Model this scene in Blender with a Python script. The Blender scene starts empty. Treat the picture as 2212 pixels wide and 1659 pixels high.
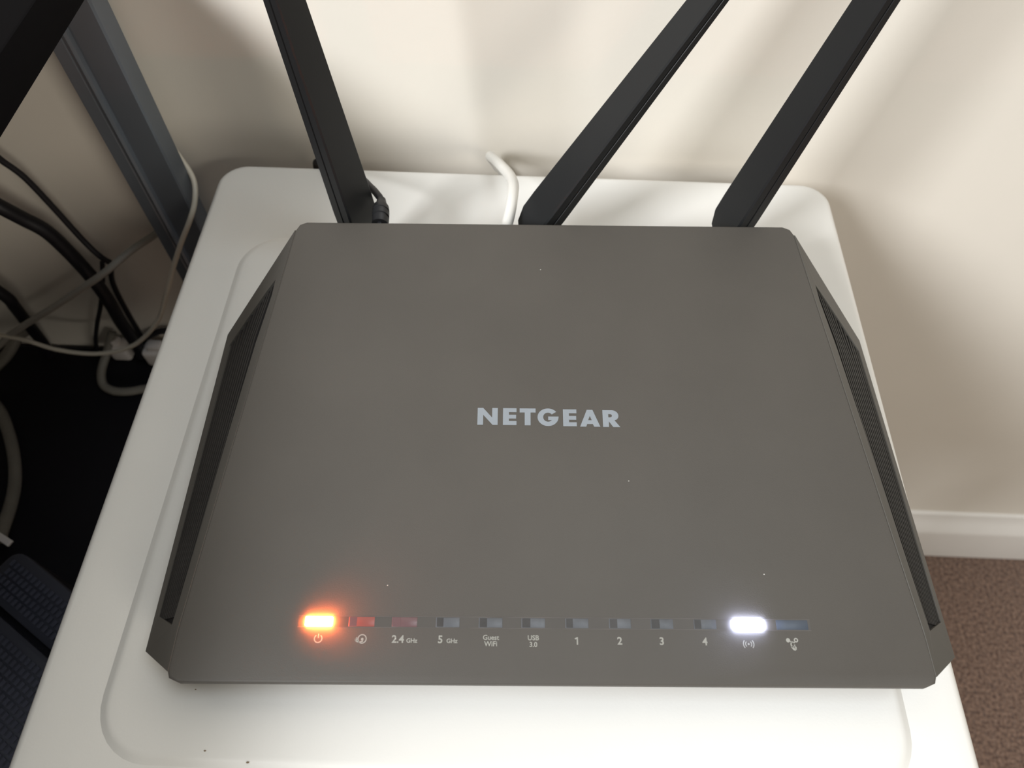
import bpy, bmesh, math, random
from mathutils import Matrix, Vector

random.seed(7)
S = 0.001                       # every length below is in millimetres
scn = bpy.context.scene
C = scn.collection

# ------------------------------------------------------------------ camera
cam_d = bpy.data.cameras.new('camera')
cam = bpy.data.objects.new('camera', cam_d)
C.objects.link(cam)
RC = ((0.99918295, -0.03812265, 0.01342022),
      (0.03939402, 0.84446748, -0.53415614),
      (0.00903051, 0.53424839, 0.84527931))
cam.matrix_world = Matrix.Translation((0, 0, 0.28615)) @ Matrix(RC).to_4x4()
cam_d.sensor_fit = 'HORIZONTAL'
cam_d.sensor_width = 36.0
cam_d.lens = 36.0 * 1600.0 / 2212.0
cam_d.clip_start = 0.01
cam_d.clip_end = 50
cam_d.dof.use_dof = True
cam_d.dof.focus_distance = 0.292
cam_d.dof.aperture_fstop = 12.5
scn.camera = cam

# ------------------------------------------------------------------ world, lights, exposure
w = bpy.data.worlds.new('room_ambient')
scn.world = w
w.use_nodes = True
w.node_tree.nodes['Background'].inputs[0].default_value = (1.0, 0.91, 0.79, 1)
w.node_tree.nodes['Background'].inputs[1].default_value = 0.12


def area(name, loc, target, size, power, col, size_y=None):
    d = bpy.data.lights.new(name, 'AREA')
    d.shape = 'RECTANGLE'
    d.size = size
    d.size_y = size_y or size
    d.energy = power
    d.color = col
    o = bpy.data.objects.new(name, d)
    C.objects.link(o)
    o.location = loc
    o.rotation_euler = (Vector(target) - Vector(loc)).to_track_quat('-Z', 'Y').to_euler()
    return o


area('window_light', (-1.90, -1.60, 1.78), (0.1, 0.25, 0.0), 0.90, 124, (0.96, 0.98, 1.0), 0.80)
area('right_window_light', (1.55, -1.70, 0.90), (0.0, 0.2, 0.0), 0.80, 20, (1.0, 0.93, 0.81), 0.80)
area('ceiling_light', (0.60, 0.02, 1.80), (0.60, 0.02, 0.0), 0.85, 8.5, (0.86, 0.94, 1.0), 0.50)

scn.view_settings.view_transform = 'Standard'
scn.view_settings.look = 'None'
scn.view_settings.exposure = 0.0
scn.view_settings.gamma = 1.0
scn.view_settings.use_curve_mapping = False


# ------------------------------------------------------------------ materials
def lin(c):
    c = c / 255.0
    return c / 12.92 if c <= 0.04045 else ((c + 0.055) / 1.055) ** 2.4


def rgb(r, g, b):
    return (lin(r), lin(g), lin(b), 1)


def mat(name, col, rough=0.5, spec=0.5, metal=0.0, var=0.0, vscale=20.0, bump=0.0, bscale=400.0,
        coat=0.0, coat_rough=0.2, sheen=0.0, col2=None, detail=4.0, bdist=0.0005):
    m = bpy.data.materials.new(name)
    m.use_nodes = True
    nt = m.node_tree
    p = nt.nodes['Principled BSDF']
    p.inputs['Base Color'].default_value = col
    p.inputs['Roughness'].default_value = rough
    p.inputs['Specular IOR Level'].default_value = spec
    p.inputs['Metallic'].default_value = metal
    p.inputs['Coat Weight'].default_value = coat
    p.inputs['Coat Roughness'].default_value = coat_rough
    p.inputs['Sheen Weight'].default_value = sheen
    tc = nt.nodes.new('ShaderNodeTexCoord')
    if var > 0 or col2:
        n = nt.nodes.new('ShaderNodeTexNoise')
        n.inputs['Scale'].default_value = vscale
        n.inputs['Detail'].default_value = detail
        r = nt.nodes.new('ShaderNodeValToRGB')
        a = col2 or tuple(max(0, c * (1 - var)) for c in col[:3]) + (1,)
        b = col if col2 else tuple(min(1, c * (1 + var)) for c in col[:3]) + (1,)
        r.color_ramp.elements[0].position = 0.34
        r.color_ramp.elements[1].position = 0.66
        r.color_ramp.elements[0].color = a
        r.color_ramp.elements[1].color = b
        nt.links.new(tc.outputs['Object'], n.inputs['Vector'])
        nt.links.new(n.outputs['Fac'], r.inputs['Fac'])
        nt.links.new(r.outputs['Color'], p.inputs['Base Color'])
    if bump > 0:
        n2 = nt.nodes.new('ShaderNodeTexNoise')
        n2.inputs['Scale'].default_value = bscale
        n2.inputs['Detail'].default_value = 3.0
        bm_ = nt.nodes.new('ShaderNodeBump')
        bm_.inputs['Strength'].default_value = bump
        bm_.inputs['Distance'].default_value = bdist
        nt.links.new(tc.outputs['Object'], n2.inputs['Vector'])
        nt.links.new(n2.outputs['Fac'], bm_.inputs['Height'])
        nt.links.new(bm_.outputs['Normal'], p.inputs['Normal'])
    return m


def emit(name, col, strength, base=(0.8, 0.8, 0.8, 1)):
    m = bpy.data.materials.new(name)
    m.use_nodes = True
    p = m.node_tree.nodes['Principled BSDF']
    p.inputs['Base Color'].default_value = base
    p.inputs['Emission Color'].default_value = col
    p.inputs['Emission Strength'].default_value = strength
    p.inputs['Roughness'].default_value = 0.3
    return m


M = {}
M['wall'] = mat('cream_wall_paint', rgb(231, 225, 214), 0.75, 0.25, var=0.02, vscale=6, bump=0.12, bscale=350)
M['skirting'] = mat('white_gloss_paint', rgb(226, 222, 216), 0.35, 0.5, var=0.015, vscale=15)
M['table'] = mat('white_plastic', rgb(229, 227, 222), 0.34, 0.5, var=0.025, vscale=9, bump=0.05, bscale=900)
M['body'] = mat('brown_grey_plastic', rgb(75, 71, 66), 0.55, 0.5, var=0.04, vscale=25, bump=0.25, bscale=2600, bdist=0.0002)
M['body_side'] = mat('brown_grey_plastic_side', rgb(82, 79, 74), 0.5, 0.5, var=0.04, vscale=25, bump=0.2, bscale=2600, bdist=0.0002)
M['vent'] = mat('black_vent_plastic', rgb(28, 26, 27), 0.6, 0.3, var=0.1, vscale=40)
M['rib'] = mat('dark_rib_plastic', rgb(52, 50, 48), 0.55, 0.4, var=0.1, vscale=40)
M['antenna'] = mat('black_antenna_plastic', rgb(27, 28, 29), 0.45, 0.35, var=0.06, vscale=30, bump=0.1, bscale=1500, bdist=0.0002)
M['hinge'] = mat('black_hinge_plastic', rgb(30, 30, 31), 0.45, 0.5, var=0.05, vscale=30)
M['print'] = mat('light_grey_print', rgb(138, 144, 150), 0.6, 0.3, var=0.03, vscale=80)
M['print2'] = mat('warm_grey_print', rgb(150, 149, 142), 0.6, 0.3, var=0.05, vscale=200)
M['strip_edge'] = mat('strip_edge', rgb(90, 85, 82), 0.5, 0.4, var=0.2, vscale=90)
M['strip'] = mat('smoked_strip', rgb(73, 69, 65), 0.5, 0.5, var=0.05, vscale=60)
M['lens'] = mat('smoky_blue_lens', rgb(84, 86, 90), 0.42, 0.5, var=0.16, vscale=160)
M['lens_dark'] = mat('dark_lens', rgb(60, 58, 57), 0.45, 0.4, var=0.15, vscale=160)
M['lens_blue'] = mat('blue_button_lens', rgb(66, 73, 84), 0.4, 0.5, var=0.12, vscale=120)
M['led_orange'] = emit('orange_led', (1.0, 0.17, 0.035, 1), 480)
M['led_white'] = emit('white_led', (0.60, 0.68, 1.0, 1), 120)
M['lens_red_leak'] = emit('red_leak_lens', (1.0, 0.10, 0.05, 1), 0.07, rgb(128, 74, 68))  # reddish colour and glow stand in for light leaking from the orange light
M['lens_faint_leak'] = emit('faint_red_leak_lens', (1.0, 0.12, 0.08, 1), 0.035, rgb(92, 76, 78))  # same leaked light, painted weaker into the next lens
M['desk'] = mat('black_desk_laminate', rgb(10, 9, 11), 0.8, 0.05, var=0.1, vscale=8)
M['leg'] = mat('blue_grey_metal', rgb(106, 113, 121), 0.36, 0.5, metal=0.35, var=0.06, vscale=12)
M['carpet'] = mat('brown_carpet', rgb(140, 113, 96), 0.95, 0.1, bump=0.9, bscale=420, sheen=0.3, col2=rgb(72, 52, 43), vscale=300, detail=8, bdist=0.004)
M['blackbox'] = mat('matte_black_case', rgb(13, 12, 18), 0.7, 0.2, var=0.1, vscale=10)
M['basket'] = mat('slate_plastic', rgb(46, 48, 58), 0.55, 0.4, var=0.08, vscale=30)
M['basket_pad'] = mat('slate_plastic_raised', rgb(58, 60, 72), 0.55, 0.4, var=0.1, vscale=60)
M['blk_cable'] = mat('black_cable', rgb(22, 21, 26), 0.5, 0.4, var=0.1, vscale=60)
M['grey_cable'] = mat('grey_cable', rgb(150, 146, 138), 0.5, 0.4, var=0.05, vscale=60)
M['dim_cable'] = mat('dark_grey_cable', rgb(120, 116, 108), 0.55, 0.4, var=0.06, vscale=60)
M['wht_cable'] = mat('white_cable', rgb(222, 220, 214), 0.4, 0.5, var=0.03, vscale=60)
M['cream_cable'] = mat('cream_cable', rgb(205, 198, 182), 0.45, 0.5, var=0.04, vscale=60)
M['plug_white'] = mat('white_plug_plastic', rgb(222, 216, 212), 0.4, 0.5, var=0.03, vscale=60)
M['dust'] = mat('pale_lint', rgb(196, 194, 188), 0.9, 0.1, var=0.1, vscale=200)
M['speck'] = mat('brown_speck', rgb(128, 112, 92), 0.9, 0.1, var=0.1, vscale=200)


# ------------------------------------------------------------------ helpers
def link(name, me, m, parent=None):
    o = bpy.data.objects.new(name, me)
    C.objects.link(o)
    if m is not None:
        me.materials.clear()
        me.materials.append(M[m] if isinstance(m, str) else m)
    if parent is not None:
        o.parent = parent
    return o


def obj(name, bm, m, parent=None, smooth=0.0, loc=None):
    bmesh.ops.recalc_face_normals(bm, faces=bm.faces)
    for v in bm.verts:
        v.co *= S
    me = bpy.data.meshes.new(name)
    if smooth > 0:
        for f in bm.faces:
            f.smooth = True
        for e in bm.edges:
            if len(e.link_faces) == 2 and e.calc_face_angle(0) > math.radians(smooth):
                e.smooth = False
    bm.to_mesh(me)
    bm.free()
    o = link(name, me, m, parent)
    if loc is not None:
        o.location = Vector(loc) * S
    return o


def tag(o, label, cat, group=None):
    o['label'] = label
    o['category'] = cat
    if group:
        o['group'] = group
    return o


def struct(o):
    o['kind'] = 'structure'
    return o


def thing(name, label, cat, loc=(0, 0, 0), rz=0.0):
    o = bpy.data.objects.new(name, None)
    C.objects.link(o)
    o.empty_display_size = 0.02
    o.location = Vector(loc) * S
    o.rotation_euler = (0, 0, rz)
    return tag(o, label, cat)


def box(bm, x0, x1, y0, y1, z0, z1, bev=0.0, seg=2):
    r = bmesh.ops.create_cube(bm, size=1.0)
    vs = r['verts']
    for v in vs:
        v.co = Vector(((x0 + x1) / 2 + v.co.x * (x1 - x0), (y0 + y1) / 2 + v.co.y * (y1 - y0), (z0 + z1) / 2 + v.co.z * (z1 - z0)))
    if bev > 0:
        es = list({e for v in vs for e in v.link_edges})
        bmesh.ops.bevel(bm, geom=es, offset=bev, segments=seg, affect='EDGES', profile=0.5)
    return bm


def rrect(x0, x1, y0, y1, r, n=8):
    pts = []
    for cx, cy, a0 in ((x1 - r, y0 + r, -90), (x1 - r, y1 - r, 0), (x0 + r, y1 - r, 90), (x0 + r, y0 + r, 180)):
        for i in range(n + 1):
            a = math.radians(a0 + 90.0 * i / n)
            pts.append((cx + r * math.cos(a), cy + r * math.sin(a)))
    return pts


def loft(bm, rings, cap0=True, cap1=True, closed=True):
    rows = [[bm.verts.new(p) for p in ring] for ring in rings]
    n = len(rows[0])
    for a, b in zip(rows, rows[1:]):
        for i in range(n if closed else n - 1):
            j = (i + 1) % n
            bm.faces.new((a[i], a[j], b[j], b[i]))
    if cap0:
        bm.faces.new(rows[0])
    if cap1:
        bm.faces.new(rows[-1])
    return rows


def catmull(pts, n=8):
    P = [Vector(p) for p in pts]
    P = [P[0] * 2 - P[1]] + P + [P[-1] * 2 - P[-2]]
    out = []
    for i in range(1, len(P) - 2):
        for k in range(n):
            t = k / n
            a, b, c, d = P[i - 1], P[i], P[i + 1], P[i + 2]
            out.append(0.5 * ((2 * b) + (-a + c) * t + (2 * a - 5 * b + 4 * c - d) * t * t + (-a + 3 * b - 3 * c + d) * t ** 3))
    out.append(P[-2])
    return out


def tube_bm(bm, pts, rad, sides=12, n=8, flat=1.0, curve=True):
    path = catmull(pts, n) if curve else [Vector(p) for p in pts]
    rads = rad if isinstance(rad, (list, tuple)) else None
    rings = []
    up = Vector((0.13, 0.21, 0.97)).normalized()
    t0 = (path[1] - path[0]).normalized()
    nrm = (up - t0 * up.dot(t0)).normalized()
    for i, p in enumerate(path):
        a = path[max(0, i - 1)]
        b = path[min(len(path) - 1, i + 1)]
        t = (b - a).normalized()
        nrm = (nrm - t * nrm.dot(t)).normalized()
        bi = t.cross(nrm)
        r = rads[min(len(rads) - 1, int(i * len(rads) / len(path)))] if rads else rad
        rings.append([p + nrm * (r * flat * math.cos(2 * math.pi * k / sides)) + bi * (r * math.sin(2 * math.pi * k / sides)) for k in range(sides)])
    loft(bm, rings)
    return bm


def tube(name, pts, rad, m, parent=None, sides=12, n=8, flat=1.0):
    return obj(name, tube_bm(bmesh.new(), pts, rad, sides, n, flat), m, parent, smooth=60)


def prism(bm, poly, z0, z1):
    loft(bm, [[(x, y, z0) for x, y in poly], [(x, y, z1) for x, y in poly]])
    return bm


# ------------------------------------------------------------------ the room
WY, FZ = 340.0, -580.0
wall = struct(obj('wall_back', box(bmesh.new(), -2600, 2600, WY, WY + 100, FZ - 60, 1800), 'wall'))
floor = struct(obj('floor', box(bmesh.new(), -2600, 2600, -2600, WY, FZ - 60, FZ), 'carpet'))
bm = bmesh.new()
prof = [(WY, FZ), (WY - 16, FZ), (WY - 16, -512), (WY - 14.5, -506), (WY - 9, -499), (WY - 5, -490), (WY - 3.5, -485), (WY, -483)]
loft(bm, [[(-2600, y, z) for y, z in prof], [(2600, y, z) for y, z in prof]])
struct(obj('baseboard_back', bm, 'skirting', smooth=40))

# ------------------------------------------------------------------ white side table
TX0, TX1, TY0, TY1 = -172.0, 164.5, -34.0, 320.0
PX0, PX1, PY0, PY1 = -146.5, 142.5, 20.0, 266.0
PD = 1.5                                            # the panel stands a little proud of the rim
tab = thing('side_table', 'white plastic side table with a slightly raised centre panel, carrying the router', 'table', (0, 0, FZ))


def zt(rings):
    return [[(x, y, z - FZ) for x, y, z in r] for r in rings]


bm = bmesh.new()
rings = []
for off, z in ((8.0, -0.5), (5.0, -0.1), (3.0, 0.0)):
    r = 26 - off
    rings.append([(x, y, z) for x, y in rrect(PX0 + off - 3, PX1 - off + 3, PY0 + off - 3, PY1 - off + 3, r)])
RC_ = 15.0
for off, z in ((8.0, 0.0), (3.6, -0.02), (2.6, -0.15), (1.5, -0.65), (0.6, -1.5), (0.1, -2.7), (0.0, -4.0), (0.0, -34.0), (2.0, -35.5), (6.0, -36.0)):
    rings.append([(x, y, z) for x, y in rrect(TX0 + off, TX1 - off, TY0 + off, TY1 - off, max(3, RC_ - off * 0.8))])
rings.append([(x, y, -6.0) for x, y in rrect(TX0 + 8, TX1 - 8, TY0 + 8, TY1 - 8, 12)])
loft(bm, zt(rings), cap0=False, cap1=True)
obj('tabletop_rim', bm, 'table', tab, smooth=35)
bm = bmesh.new()
loft(bm, zt([[(x, y, z) for x, y in rrect(PX0 + o_, PX1 - o_, PY0 + o_, PY1 - o_, 22 - o_)]
             for o_, z in ((0.0, -5.0), (0.0, -0.2), (0.4, 0.0), (1.4, 0.45), (2.4, 1.0), (3.4, PD - 0.1), (4.6, PD), (8.0, PD))]))
obj('raised_panel', bm, 'table', tab, smooth=35)
for lx in (TX0 + 24, TX1 - 24):
    for ly in (TY0 + 24, TY1 - 24):
        bm = bmesh.new()
        cx, cy = (TX0 + TX1) / 2, (TY0 + TY1) / 2
        sx, sy = (1 if lx > cx else -1), (1 if ly > cy else -1)
        loft(bm, zt([[(x, y, -7.0) for x, y in rrect(lx - 15, lx + 15, ly - 15, ly + 15, 6, 3)],
                     [(x, y, FZ) for x, y in rrect(lx - 10, lx + 10, ly - 10, ly + 10, 5, 3)]]))
        obj('leg', bm, 'table', tab, smooth=40)
for i, (x, y, r) in enumerate(((-104.5, 25.5, 0.36), (-89.0, 22.5, 0.42), (-113, 45, 0.25))):
    bm = bmesh.new()
    bmesh.ops.create_icosphere(bm, subdivisions=2, radius=r)
    for v in bm.verts:
        v.co = Vector((v.co.x * 1.3 + x, v.co.y * 0.8 + y, v.co.z * 0.25 + PD - FZ))
    obj('dirt_speck', bm, 'speck', tab)

# ------------------------------------------------------------------ the router
RX, RY, YAW = 13.94, 59.77, math.radians(1.96)
router = thing('wifi_router', 'wide brown-grey router with three black antennas, on the white table', 'router', (RX, RY, PD), YAW)
ZB = -PD                                             # local z = height over the table rim + ZB


def topz(y):
    return 22.0 + 20.0 * (y + 11.5) / 193.0


def P3(x, y, z):
    return Vector((x, y, z + ZB))


def side_top(y):
    x = 129.4 - (y - 5.0) * (17.0 / 168.0 if y > 5 else 0.04)
    return P3(x, y, topz(y))


def side_low(y):
    if y <= 137.0:
        return P3(142.5, y, 15.0)
    t = (y - 137.0) / (176.0 - 137.0)
    return P3(142.5 + (112.2 - 142.5) * t, y, 15.0 + (topz(176.0) - 15.0) * t)


def facet(y, s, sgn):
    p = side_top(y).lerp(side_low(y), s)
    return Vector((p.x * sgn, p.y, p.z))


# upper shell: top plate and front
tp = [(-126.0, -11.6), (126.0, -11.6), (129.3, -10.3), (130.2, -8.0), (129.4, 5.0), (112.1, 176.0), (110.6, 179.2), (107.6, 180.6),
      (-107.6, 180.6), (-110.6, 179.2), (-112.1, 176.0), (-129.4, 5.0), (-130.2, -8.0), (-129.3, -10.3)]
bm = bmesh.new()
top_ring = [P3(x, y, topz(y)) for x, y in tp]


def inset_pts(d):
    out = []
    n = len(tp)
    cx, cy = 0.0, 85.0
    for x, y in tp:
        v = Vector((cx - x, cy - y))
        out.append((x - math.copysign(d, x), y + (d if y < cy else -d)))
    return out


ins = [P3(x, y, topz(y)) for x, y in inset_pts(0.7)]
rows = loft(bm, [[p - Vector((0, 0, 3.0)) for p in top_ring], [p - Vector((0, 0, 0.55)) for p in top_ring], [p - Vector((0, 0, 0.15)) for p in [P3(x, y, topz(y)) for x, y in inset_pts(0.2)]], ins], cap0=True, cap1=True)
obj('top_cover', bm, 'body', router, smooth=50)

# lower shell: hull of the outline under the cover
hp = []
for sg in (-1, 1):
    hp += [(sg * 140.8, 1.0, 12.5), (sg * 142.1, 0.0, 14.6), (sg * 142.1, 4.0, 14.4), (sg * 129.4, -7.5, 20.4), (sg * 140.8, 134.0, 12.5), (sg * 126.5, -11.2, 17.5), (sg * 128.2, -10.0, 19.2), (sg * 128.6, -6.0, 18.6),
           (sg * 138.0, 3, 8), (sg * 138.0, 132, 8), (sg * 124, -8, 8), (sg * 120, 0, 2.0), (sg * 132, 8, 2), (sg * 132, 126, 2), (sg * 104, 168, 2),
           (sg * 106.5, 179.4, topz(179) - 2.5), (sg * 106, 174.5, 6), (sg * 108.0, 175.0, topz(176) - 4.0)]
bm = bmesh.new()
for p in hp:
    bm.verts.new(P3(*p))
for y in (5, 40, 80, 120, 150):                       # keep the hull just under the side facets
    for sg in (-1, 1):
        q = facet(y, 0.0, sg)
        bm.verts.new(Vector((q.x * 0.955, q.y, q.z - 5.0)))
bmesh.ops.convex_hull(bm, input=bm.verts)
bmesh.ops.delete(bm, geom=[v for v in bm.verts if not v.link_faces], context='VERTS')
obj('lower_shell', bm, 'body_side', router)

# side bezels with a recessed grille each
for sg in (-1, 1):
    outer = [(-8.4, 0), (5.0, 0), (40, 0), (80, 0), (120, 0), (150, 0), (175, 0.0), (176, 1), (155, 1), (137, 1), (110, 1), (70, 1), (35, 1), (12, 1), (-0.3, 1)]
    inner = [(7.0, .24), (9.0, .235), (40, .21), (80, .19), (120, .16), (143, .12), (151.5, .20), (148, .36), (138, .60), (129, .86), (110, .86), (70, .86), (35, .86), (14, .86), (11.5, .84)]
    nrm = (facet(40, 1, sg) - facet(40, 0, sg)).cross(facet(90, 0, sg) - facet(40, 0, sg)).normalized()
    if nrm.z < 0:
        nrm = -nrm
    bm = bmesh.new()
    up = nrm * 0.25
    o_r = [facet(y, s, sg) + up * 0.2 for y, s in outer]
    i_r = [facet(y, s, sg) + up for y, s in inner]
    d_r = [facet(y, s, sg) - nrm * 1.2 for y, s in inner]
    o_low = [Vector((p.x - sg * 3.0, p.y, p.z - 3.2)) for p in o_r]
    loft(bm, [o_low, o_r, i_r, d_r], cap0=False, cap1=False)
    bz = obj('side_bezel', bm, 'body_side', router)
    bm = bmesh.new()
    bm.faces.new([bm.verts.new(facet(y, s, sg) - nrm * 0.75) for y, s in inner])
    bmesh.ops.triangulate(bm, faces=bm.faces)
    obj('vent_backing', bm, 'vent', bz)
    # fine ribs running along the vent
    bm = bmesh.new()
    nr = 10
    for k in range(nr):
        s = 0.26 + (0.82 - 0.26) * k / (nr - 1)
        y1 = 150.0 - max(0, (s - 0.2)) * 27.0
        ys = [10.0 + (y1 - 10.0) * q / 6 for q in range(7)]
        ring = []
        for y in ys:
            a = facet(y, s - 0.016, sg)
            b = facet(y, s + 0.016, sg)
            ring.append([a - nrm * 0.9, a - nrm * 0.25, b - nrm * 0.25, b - nrm * 0.9])
        loft(bm, ring)
    g = obj('vent_ribs', bm, 'rib', bz)
    g['kind'] = 'stuff'

# rubber feet
for x in (-112, 112):
    for y in (14, 150):
        bm = bmesh.new()
        bmesh.ops.create_cone(bm, cap_ends=True, segments=20, radius1=6, radius2=6.5, depth=2.6)
        for v in bm.verts:
            v.co += Vector((x, y, 1.3))
        obj('rubber_foot', bm, 'hinge', router, smooth=40)

# rear port panel
bm = box(bmesh.new(), -100, 100, 172.0, 177.6, 9 + ZB, 33 + ZB, 0.8)
rear = obj('rear_panel', bm, 'hinge', router)

# frame on the sloping top: origin (0,y), x right, y up the slope, z out of the surface
SLOPE = math.atan2(20.0, 193.0)


def top_frame(x, y, lift=0.0):
    return Matrix.Translation(Vector((x, y, topz(y) + ZB))) @ Matrix.Rotation(SLOPE, 4, 'X') @ Matrix.Translation((0, 0, lift))


def on_top(bm, x, y, lift=0.0):
    bm.transform(top_frame(x, y, lift))
    return bm


def curve_mesh(splines, ext):
    cu = bpy.data.curves.new('outline', 'CURVE')
    cu.dimensions = '2D'
    cu.fill_mode = 'BOTH'
    cu.extrude = ext
    for sp in splines:
        s = cu.splines.new('POLY')
        s.points.add(len(sp) - 1)
        for i, (x, y) in enumerate(sp):
            s.points[i].co = (x, y, 0, 1)
        s.use_cyclic_u = True
    return data_mesh(cu)


def data_mesh(cu):
    o = bpy.data.objects.new('tmp', cu)
    C.objects.link(o)
    dg = bpy.context.evaluated_depsgraph_get()
    dg.update()
    me = bpy.data.meshes.new_from_object(o.evaluated_get(dg))
    bpy.data.objects.remove(o)
    bm_ = bmesh.new()
    bm_.from_mesh(me)
    bpy.data.meshes.remove(me)
    return bm_


# brand lettering, drawn glyph by glyph (units of the lettering grid, y down)
def arc(cx, cy, rx, ry, a0, a1, n=18):
    return [(cx + rx * math.cos(math.radians(a0 + (a1 - a0) * i / n)), cy - ry * math.sin(math.radians(a0 + (a1 - a0) * i / n))) for i in range(n + 1)]


E1 = [(0, 0), (173, 0), (173, 54), (76, 54), (76, 90), (168, 90), (168, 142), (76, 142), (76, 176), (173, 176), (173, 230), (0, 230)]
glyphs = [
    [[(197, 188), (268, 188), (383, 318), (383, 188), (455, 188), (455, 418), (391, 418), (270, 283), (270, 418), (197, 418)]],
    [[(x + 522, y + 188) for x, y in E1]],
    [[(735, 189), (940, 189), (940, 245), (875, 245), (875, 419), (800, 419), (800, 245), (735, 245)]],
    [arc(1098, 307, 134, 120, 38, 358, 34) + [(1234, 297), (1100, 297), (1100, 346), (1152, 346)] + arc(1098, 307, 62, 62, -42, -322, 26)],
    [[(x + 1290, y + 197) for x, y in E1]],
    [[(1505, 431), (1597, 201), (1670, 201), (1762, 431), (1684, 431), (1668, 394), (1597, 394), (1582, 431)], [(1633, 285), (1610, 343), (1656, 343)]],
    [[(1797, 203), (1905, 203)] + arc(1912, 278, 88, 75, 88, -42, 14) + [(1946, 342), (2016, 433), (1926, 433), (1874, 357), (1872, 433), (1797, 433)],
     [(1870, 257), (1892, 257)] + arc(1893, 279, 24, 22, 80, -80, 8) + [(1892, 302), (1870, 302)]],
]
k = 56.2 / 1820.0
for gl in glyphs:
    bm = curve_mesh([[((x - 1105) * k, -(y - 309) * k * 1.02) for x, y in sp] for sp in gl], 0.03)
    o = obj('brand_letter', on_top(bm, 0.0, 85.9, 0.03), 'print', router)

# indicator row
strip = bmesh.new()
box(strip, -88.2, 90.0, -1.75, 1.75, -0.6, 0.03)
istrip = obj('indicator_strip', on_top(strip, 0.0, 8.15), 'strip', router)
for yy in (-1.85, 1.85):
    bm = box(bmesh.new(), -88.2, 90.0, yy - 0.09, yy + 0.09, -0.3, 0.05)
    obj('strip_edge', on_top(bm, 0.0, 8.15), 'strip_edge', istrip)
LED = [(-80.9, 9.4, 'led_orange', 0), (-66.2, 9.0, 'lens_red_leak', 0), (-51.3, 8.8, 'lens_faint_leak', 0), (-36.3, 8.2, 'lens', 0), (-21.4, 8.2, 'lens', 0), (-6.6, 8.2, 'lens', 0),
       (8.6, 8.0, 'lens', 0), (23.6, 7.6, 'lens', 0), (38.2, 7.8, 'lens', 0), (53.2, 7.8, 'lens', 0), (68.4, 11.0, 'led_white', 0), (83.6, 11.0, 'lens_blue', 0)]
for i, (x, wd, m, _) in enumerate(LED):
    bm = bmesh.new()
    lit = m in ('led_orange', 'led_white')
    box(bm, -wd / 2, wd / 2, -1.62, 1.62, -0.5, 1.1 if lit else 0.10, 0.4 if lit else 0.06, 2)
    if lit:
        # made-up swelling of the lit lens, imitating bloom around it
        for v in bm.verts:
            if v.co.z > 0.1:
                t = (v.co.x / wd) * (1 if m == 'led_orange' else -1)
                v.co.z += 0.35 * max(0, 1 - abs(t - 0.2) * 3)
    ln = obj('indicator_lens', on_top(bm, x, 8.15), m, router, smooth=40)
    if lit:
        ln['label'] = 'glowing orange power light' if m == 'led_orange' else 'glowing white wireless button'
    if m in ('lens', 'lens_faint_leak', 'lens_red_leak'):
        b2 = bmesh.new()
        box(b2, -wd / 2 + 0.3, -wd / 2 + 2.6 + 0.25 * (i % 3), -1.5, 1.5, 0.05, 0.13, 0.02, 1)
        obj('dark_window', on_top(b2, x, 8.15), 'lens_dark' if m == 'lens' else 'lens_faint_leak', ln)

# small printing under the indicators
def text_bm(s, size, bold=0.0, spacing=1.0):
    cu = bpy.data.curves.new('text', 'FONT')
    cu.body = s
    cu.size = size
    cu.align_x = 'CENTER'
    cu.align_y = 'CENTER'
    cu.offset = bold
    cu.extrude = 0.02
    cu.space_character = spacing
    cu.resolution_u = 4
    return data_mesh(cu)


def put_text(s, x, y, size, bold=0.08, spacing=1.0, name='printed_text'):
    return obj(name, on_top(text_bm(s, size, bold, spacing), x, y, 0.03), 'print2', router)


bm = curve_mesh([[(-0.05, -1.25), (0.42, -1.25), (0.42, 1.25), (0.1, 1.25), (-0.72, 0.85), (-0.58, 0.45), (-0.05, 0.68)]], 0.02)
obj('printed_text', on_top(bm, 8.4, 2.35, 0.03), 'print2', router)
put_text('2', 23.2, 2.35, 3.5)
put_text('3', 37.7, 2.35, 3.5)
put_text('4', 52.6, 2.35, 3.5)
put_text('2.4', -53.2, 2.4, 3.5)
put_text('GHz', -48.4, 2.0, 2.0, 0.05)
put_text('5', -38.6, 2.4, 3.5)
put_text('GHz', -34.6, 2.0, 2.0, 0.05)
put_text('Guest', -21.2, 3.2, 2.3, 0.04)
put_text('WiFi', -21.2, 1.15, 2.3, 0.04)
put_text('USB', -6.6, 3.2, 2.3, 0.04)
put_text('3.0', -6.6, 1.0, 2.3, 0.04)


def stroke(bm, pts, wd, closed=False):
    n = len(pts)
    L, R = [], []
    for i in range(n):
        a = Vector(pts[(i - 1) % n] if closed else pts[max(0, i - 1)])
        b = Vector(pts[(i + 1) % n] if closed else pts[min(n - 1, i + 1)])
        d = (b - a).normalized()
        q = Vector((-d.y, d.x)) * (wd / 2)
        p = Vector(pts[i])
        L.append(bm.verts.new((p.x + q.x, p.y + q.y, 0.02)))
        R.append(bm.verts.new((p.x - q.x, p.y - q.y, 0.02)))
    for i in range(n if closed else n - 1):
        j = (i + 1) % n
        bm.faces.new((R[i], R[j], L[j], L[i]))


def disc(bm, cx, cy, r, n=16):
    bm.faces.new([bm.verts.new((cx + r * math.cos(2 * math.pi * i / n), cy + r * math.sin(2 * math.pi * i / n), 0.02)) for i in range(n)])


def arcp(cx, cy, r, a0, a1, n=16, ry=None):
    return [(cx + r * math.cos(math.radians(a0 + (a1 - a0) * i / n)), cy + (ry or r) * math.sin(math.radians(a0 + (a1 - a0) * i / n))) for i in range(n + 1)]


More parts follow.
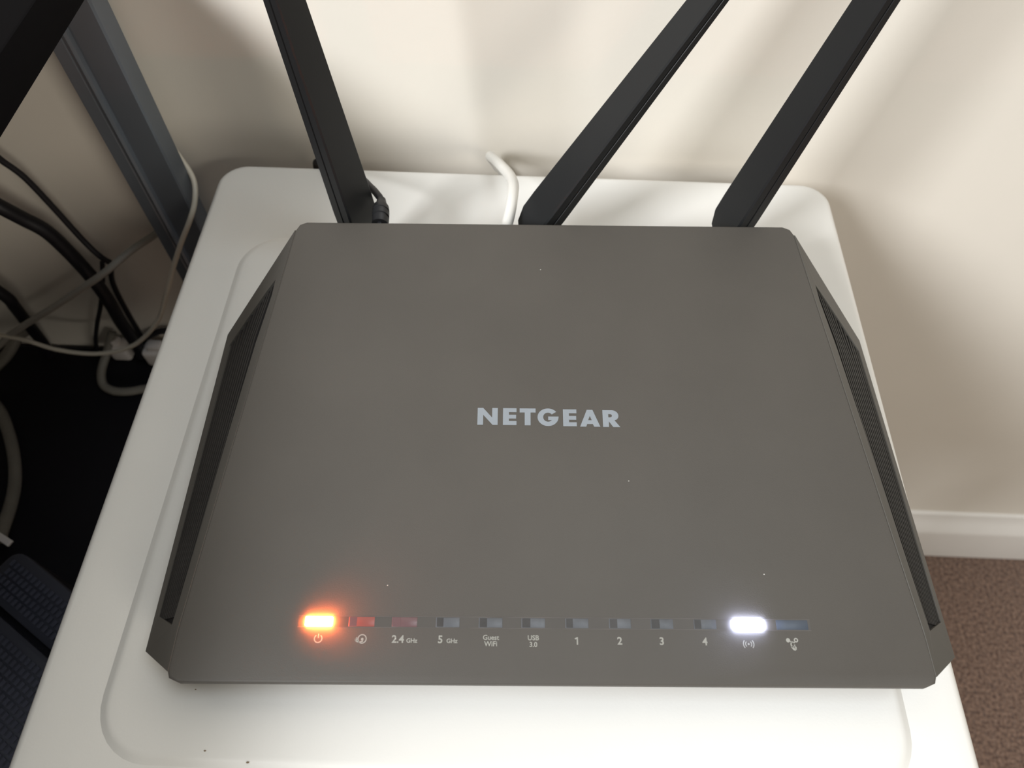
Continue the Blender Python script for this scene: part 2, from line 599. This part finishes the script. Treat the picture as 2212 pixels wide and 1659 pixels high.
bm = bmesh.new()
stroke(bm, arcp(0, 0, 1.3, 125, 415), 0.36)
stroke(bm, [(0, 0.2), (0, 1.6)], 0.36)
obj('power_icon', on_top(bm, -80.6, 2.5), 'print2', router)
bm = bmesh.new()
stroke(bm, arcp(0.3, 0, 1.4, 0, 360, 24)[:-1], 0.36, True)
stroke(bm, arcp(-0.6, -0.25, 1.5, 120, 330, 16, 0.75), 0.4)
disc(bm, 0.35, -0.1, 0.45)
disc(bm, -1.8, -0.2, 0.5)
obj('internet_icon', on_top(bm, -65.8, 2.5), 'print2', router)
bm = bmesh.new()
disc(bm, 0, 0, 0.34)
for sgn in (0, 180):
    stroke(bm, arcp(0, 0, 1.05, sgn - 48, sgn + 48), 0.3)
    stroke(bm, arcp(0, 0, 1.8, sgn - 42, sgn + 42), 0.34)
obj('wireless_icon', on_top(bm, 67.6, 1.75), 'print2', router)
bm = bmesh.new()
disc(bm, -1.5, 1.2, 0.72)
stroke(bm, arcp(1.25, 1.25, 0.55, 0, 360, 20)[:-1], 0.42, True)
stroke(bm, [(-0.75, 0.9), (-0.2, 0.3)], 0.4)
stroke(bm, [(0.85, 0.8), (0.35, 0.3)], 0.36)
stroke(bm, arcp(-0.05, -0.2, 0.62, 60, 360, 16, 0.8), 0.42)
stroke(bm, [(-0.55, -0.7), (0.1, -1.7), (0.7, -1.9)], 0.75)
stroke(bm, [(0.4, -0.6), (0.85, -1.2), (0.75, -1.9)], 0.5)
obj('pairing_icon', on_top(bm, 82.9, 1.9), 'print2', router)

# lint on the cover
for x, y in ((-58.2, 20.6), (76.4, 25.5), (-2.4, 156.0), (-54.0, 2.6), (30, 60)):
    bm = bmesh.new()
    bmesh.ops.create_icosphere(bm, subdivisions=1, radius=0.2)
    for v in bm.verts:
        v.co = Vector((v.co.x * 1.5, v.co.y, v.co.z * 0.5))
    obj('lint_speck', on_top(bm, x, y), 'dust', router)


# antennas
def to_local(p):
    v = Vector(p) - Vector((RX, RY, PD))
    return Matrix.Rotation(-YAW, 3, 'Z') @ v


def antenna(base, top, face, roll, w0=18.4, d0=9.8, taper=0.0026):
    b, t = to_local(base), to_local(top)
    u = (t - b).normalized()
    n0 = Matrix.Rotation(-YAW, 3, 'Z') @ Vector(face)
    n0 = (n0 - u * n0.dot(u)).normalized()
    n0 = Matrix.Rotation(math.radians(roll), 3, u) @ n0
    sd = u.cross(n0)
    bm = bmesh.new()
    rings = []
    L = 168.0
    for tt, kx, kd in ((-19.0, 0.50, 0.6), (-16.0, 0.78, 0.85), (-9.0, 1.0, 1.0), (-5.0, 1.0, 1.0), (0.0, 1.0, 1.0), (30, 1, 1), (60, 1, 1), (100, 1, 1), (140, 1, 1), (L - 3, 1, 1), (L, 0.8, 0.7)):
        f = 1.0 - max(0.0, tt) * taper
        ww, dd = w0 * kx * f / 2, d0 * kd * f / 2
        c = 0.8 * f
        sec = [(-ww + c, dd), (-ww, dd - c), (-ww, 0.5), (-ww + 0.5, 0.3), (-ww + 0.5, -0.3), (-ww, -0.5), (-ww * 0.97, -dd),
               (ww * 0.97, -dd), (ww, -0.5), (ww - 0.5, -0.3), (ww - 0.5, 0.3), (ww, 0.5), (ww, dd - c), (ww - c, dd)]
        rings.append([b + u * tt + sd * x + n0 * y for x, y in sec])
    loft(bm, rings)
    o = obj('antenna', bm, 'antenna', router, smooth=25)
    # hinge: a knuckle across the foot of the blade and a stub into the rear of the router
    bm = bmesh.new()
    c = b - u * 17.0
    rr = []
    for q in (-5.0, -4.4, 4.4, 5.0):
        r = 4.4 if abs(q) < 5 else 3.6
        rr.append([c + sd * q + n0 * (r * math.cos(2 * math.pi * i / 18)) + u * (r * math.sin(2 * math.pi * i / 18)) for i in range(18)])
    loft(bm, rr)
    obj('hinge_knuckle', bm, 'hinge', o, smooth=40)
    bm = bmesh.new()
    z = min(c.z, 26.0)
    tube_bm(bm, [(c.x, 177.0, z), (c.x, (177.0 + c.y) / 2, z), (c.x, c.y + 0.5, c.z)], 4.4, 18, 4)
    obj('hinge_stub', bm, 'hinge', o, smooth=50)
    return o


antenna((-82.9, 256, 35.1), (-91.3, 258, 132.7), (0.24, -0.70, 0.67), 39)
antenna((9.5, 256, 38.0), (66.9, 282, 124.9), (-0.08, -0.73, 0.68), -39, taper=0.0031)
antenna((98.5, 257, 40.7), (122.6, 266, 133.7), (-0.28, -0.70, 0.65), -39)

# ------------------------------------------------------------------ cables behind the router
pc = thing('power_cable', 'thin black power cable plugged into the rear of the router, left of centre', 'cable', (-69.5, 245, 30))


def rel(o, pts):
    q = Vector(o.location) / S
    return [Vector(p) - q for p in pts]


pw = rel(pc, [(-69.5, 246, 31), (-70, 258, 34.5), (-73, 264, 34.3), (-77.5, 271, 32), (-85, 283, 26.5), (-99, 302, 14), (-116, 320, 1.9), (-122, 327, -4), (-124, 331, -20), (-125, 331, -60), (-130, 330, -300), (-135, 300, -500), (-150, 270, -577)])
obj('cord', tube_bm(bmesh.new(), pw, 1.75, 12, 6), 'blk_cable', pc, smooth=60)
bm = bmesh.new()
a = Vector((0, 2, 1.0))
rr = []
for q, r in ((0, 4.0), (3.0, 4.1), (3.2, 3.6), (4.0, 3.6), (4.2, 4.1), (6.2, 4.1), (6.4, 3.6), (7.2, 3.6), (7.4, 4.0), (9.5, 3.7), (11.0, 2.6), (13.5, 2.0)):
    rr.append([a + Vector((-q * 0.04 + r * math.cos(2 * math.pi * i / 18), q * 0.95, q * 0.28 + r * math.sin(2 * math.pi * i / 18))) for i in range(18)])
loft(bm, rr)
obj('strain_relief', bm, 'hinge', pc, smooth=40)

ec = thing('network_cable', 'white network cable arching from the rear of the router to the wall', 'cable', (-11, 243, 30))
pts = rel(ec, [(-11, 244, 30.5), (-9, 254, 33), (-8, 264, 34.3), (-8, 276, 32), (-10.5, 290, 25.5), (-16, 308, 16), (-21, 321, 9.5), (-22.5, 330, 2), (-19, 334, -8), (-14, 334, -20), (-10, 334, -80), (-10, 330, -300), (-20, 300, -500), (-30, 250, -575)])
obj('cord', tube_bm(bmesh.new(), pts, 2.75, 14, 6), 'wht_cable', ec, smooth=60)
bm = bmesh.new()
box(bm, -6, 6, -2, 4, -8, 0, 1.0)
obj('plug', bm, 'plug_white', ec)

# ------------------------------------------------------------------ desk at the left
desk = thing('desk', 'black desk with blue-grey metal legs, left of the white table', 'desk', (-800, 0, FZ))
dz = -FZ


def dl(x):
    return x + 800


bm = box(bmesh.new(), dl(-1500), dl(-193), -420, 334, 104 + dz, 122 + dz, 1.2, 2)
obj('desktop', bm, 'desk', desk, smooth=40)
lp = [(-15.0, -6), (-14.0, -7.2), (-7.5, -7.2), (-6.2, -6.4), (-5.2, -8.6), (-3.6, -9.4), (-2.2, -8.6), (-1.4, -6.4), (0.5, -6.8), (14.0, -6.8), (15.0, -5.8), (15.0, 7.0), (-15.0, 7.0)]
for lx, ly in ((-213.5, 319.0), (-213.5, -400.0), (-1480, 319.0), (-1480, -400.0)):
    bm = bmesh.new()
    loft(bm, [[(dl(lx) + x, ly + y, 0) for x, y in lp], [(dl(lx) + x, ly + y, 104 + dz) for x, y in lp]])
    obj('leg', bm, 'leg', desk, smooth=30)

# ------------------------------------------------------------------ black case and slotted basket under the desk
bc = thing('computer_case', 'matte black box-shaped case under the desk, against the wall', 'case', (-470, 170, FZ))
H = -215 - FZ
obj('case_body', box(bmesh.new(), -260, 225, -190, 168, 12, H, 4, 3), 'blackbox', bc, smooth=40)
obj('front_panel', box(bmesh.new(), -255, 220, -196, -188, 16, H - 6, 3, 2), 'blackbox', bc, smooth=40)
for x in (-220, 185):
    for y in (-160, 140):
        obj('foot', box(bmesh.new(), x - 15, x + 15, y - 10, y + 10, 0, 14, 3, 2), 'blackbox', bc)

ang = math.atan2(-0.515, 0.857)
sb = thing('slotted_basket', 'dark slate slotted plastic basket on the black case', 'basket', (-277, 132, -215), ang)
bm = bmesh.new()
loft(bm, [[(x, y, 0) for x, y in rrect(-4, 88, -112, -2, 10, 4)], [(x, y, 82) for x, y in rrect(-6, 90, -114, 0, 10, 4)],
          [(x, y, 86) for x, y in rrect(-5, 89, -113, -1, 10, 4)], [(x, y, 87.5) for x, y in rrect(-2, 86, -110, -4, 9, 4)]])
obj('basket_body', bm, 'blackbox', sb, smooth=40)
for v0, v1, zz in ((-26.5, -0.5, 95.0), (-112.0, -30.5, 93.5)):
    pads = bmesh.new()
    fr = bmesh.new()
    loft(fr, [[(x, y, 84) for x, y in rrect(-5.5, 89.5, v0, v1, 7, 4)], [(x, y, zz - 1.6) for x, y in rrect(-5.5, 89.5, v0, v1, 7, 4)],
              [(x, y, zz - 0.8) for x, y in rrect(-4.5, 88.5, v0 + 1, v1 - 1, 6, 4)]])
    tier = obj('lid_tier', fr, 'basket', sb, smooth=40)
    n = 0
    v = v1 - 5.0
    while v - 2.0 > v0 + 2.5:
        u = -1.0 + (1.7 if n % 2 else 0.0)
        while u < 85:
            box(pads, u, u + 2.0, v - 3.4, v, zz - 1.2, zz + 0.3)
            u += 3.6
        v -= 4.6
        n += 1
    # one bar lattice per tier, too fine to pick apart
    pg = obj('lid_lattice', pads, 'basket_pad', tier)
    pg['kind'] = 'stuff'

# ------------------------------------------------------------------ cables hanging behind the desk
def cable(name, pts, r, m, label, flat=1.0, cat='cable'):
    o = obj(name, tube_bm(bmesh.new(), pts, r, 12, 6, flat), m, None, smooth=60)
    return tag(o, label, cat, 'cables hanging under the desk')


cable('thin_cable', [(-330, 300, 100), (-312, 310, 50), (-302, 318, 10), (-300, 320, -3), (-295, 322, -18), (-290, 322, -44), (-284, 320, -68), (-278, 318, -81), (-277, 322, -92), (-284, 328, -102), (-294, 331, -125), (-301, 334, -165), (-305, 335, -211)],
      1.9, 'blk_cable', 'thin black cable on the wall, topmost of the black cables by the desk leg')
cable('thick_cable', [(-420, 300, 100), (-370, 306, 20), (-324, 312, -21), (-314, 312, -32), (-308, 315, -45), (-301, 317, -58), (-298, 319, -80), (-295, 319, -105), (-295, 319, -130), (-300, 322, -157), (-304, 326, -189), (-306, 326, -208)],
      4.6, 'blk_cable', 'thickest black cable, bending down behind the crossing grey cable')
cable('thick_cable', [(-420, 310, 0), (-385, 314, -70), (-365, 315, -119), (-365, 316, -136), (-369, 318, -159), (-375, 322, -186), (-380, 324, -208)],
      4.2, 'blk_cable', 'short black cable stretch at the left picture edge, lowest of the black ones')
cable('grey_cord', [(-222, 334, -55), (-232, 334, -65), (-247, 331, -75), (-260, 323, -80), (-275, 309, -86), (-299, 306, -102), (-327, 304, -121), (-351, 303, -137), (-370, 302, -150), (-382, 298, -159), (-401, 296, -175), (-420, 292, -205)],
      3.0, 'grey_cable', 'straight grey cable running diagonally in front of the black cables', 0.8)
cable('white_cord', [(-214, 334, 60), (-210, 334, 30), (-208, 334, 7), (-203, 332, -6), (-195.8, 324, -16), (-194.5, 314, -23), (-198, 306, -31), (-210, 304, -50), (-224, 304, -74), (-241, 304, -105), (-256, 303, -130), (-280, 302, -155), (-301, 301, -166), (-322, 300, -169), (-344, 299, -163), (-361, 299, -152), (-377, 300, -149), (-395, 302, -148), (-430, 306, -140)],
      1.6, 'cream_cable', 'thin cream cable hanging in a loop from the desk leg to the left')
cable('thin_cable', [(-290, 330, -100), (-297, 327, -118), (-310, 325, -144), (-322, 324, -165), (-335, 324, -191), (-340, 322, -212)],
      1.6, 'blk_cable', 'thinnest black cable, short and upright beneath the grey cable crossing')
cable('bent_cable', [(-324, 334, -188), (-330, 323, -200), (-333, 309, -207), (-330, 299, -211), (-320, 294, -211.5), (-308, 294, -211.5), (-296, 297, -211.5), (-278, 299, -211.5), (-262, 300, -211.5)],
      3.3, 'dim_cable', 'dull grey cable bent into a J on the black case')
cable('curved_cable', [(-380, 326, -176), (-389, 321, -180), (-396, 307, -186), (-411, 294, -196), (-409, 281, -203), (-397, 268, -209), (-384, 249, -211), (-373, 230, -211), (-364, 211, -209), (-356, 192, -203), (-346, 172, -191), (-339, 161, -182)],
      4.2, 'dim_cable', 'thick dull grey cable curving along the left picture edge')
tie = obj('cable_tie', box(bmesh.new(), -6, 6, -2.2, 2.2, -1.2, 1.2, 0.6), 'plug_white', None)
tie.location = Vector((-333, 159, -178)) * S
tie.rotation_euler = (0, 0.1, math.atan2(-4, 8))
tag(tie, 'small white tab at the lower end of the curving grey cable', 'tag')
cable('stub_cable', [(-308, 331, -199), (-301, 333, -194), (-293, 334, -189), (-285, 335, -186), (-278, 336, -186)],
      2.6, 'blk_cable', 'short black cable end above the white plug on the case')
for (x, y, z), (sx, sy, sz), lab in (((-291, 327, -206), (11, 7, 9), 'white plug on the black case, nearest the white table'),
                                     ((-324, 330, -206), (8, 6, 9), 'small white plug on the black case, left of the thick black cable')):
    p = thing('plug', lab, 'plug', (x, y, -215))
    p['group'] = 'white plugs on the black case'
    obj('plug_body', box(bmesh.new(), -sx, sx, -sy, sy, 0, sz * 2, 3.0, 3), 'plug_white', p, smooth=40)
    obj('plug_collar', box(bmesh.new(), -sx * 0.5, sx * 0.5, -sy * 0.6, sy * 0.6, sz * 2 - 1, sz * 2 + 5, 1.5, 2), 'plug_white', p, smooth=40)
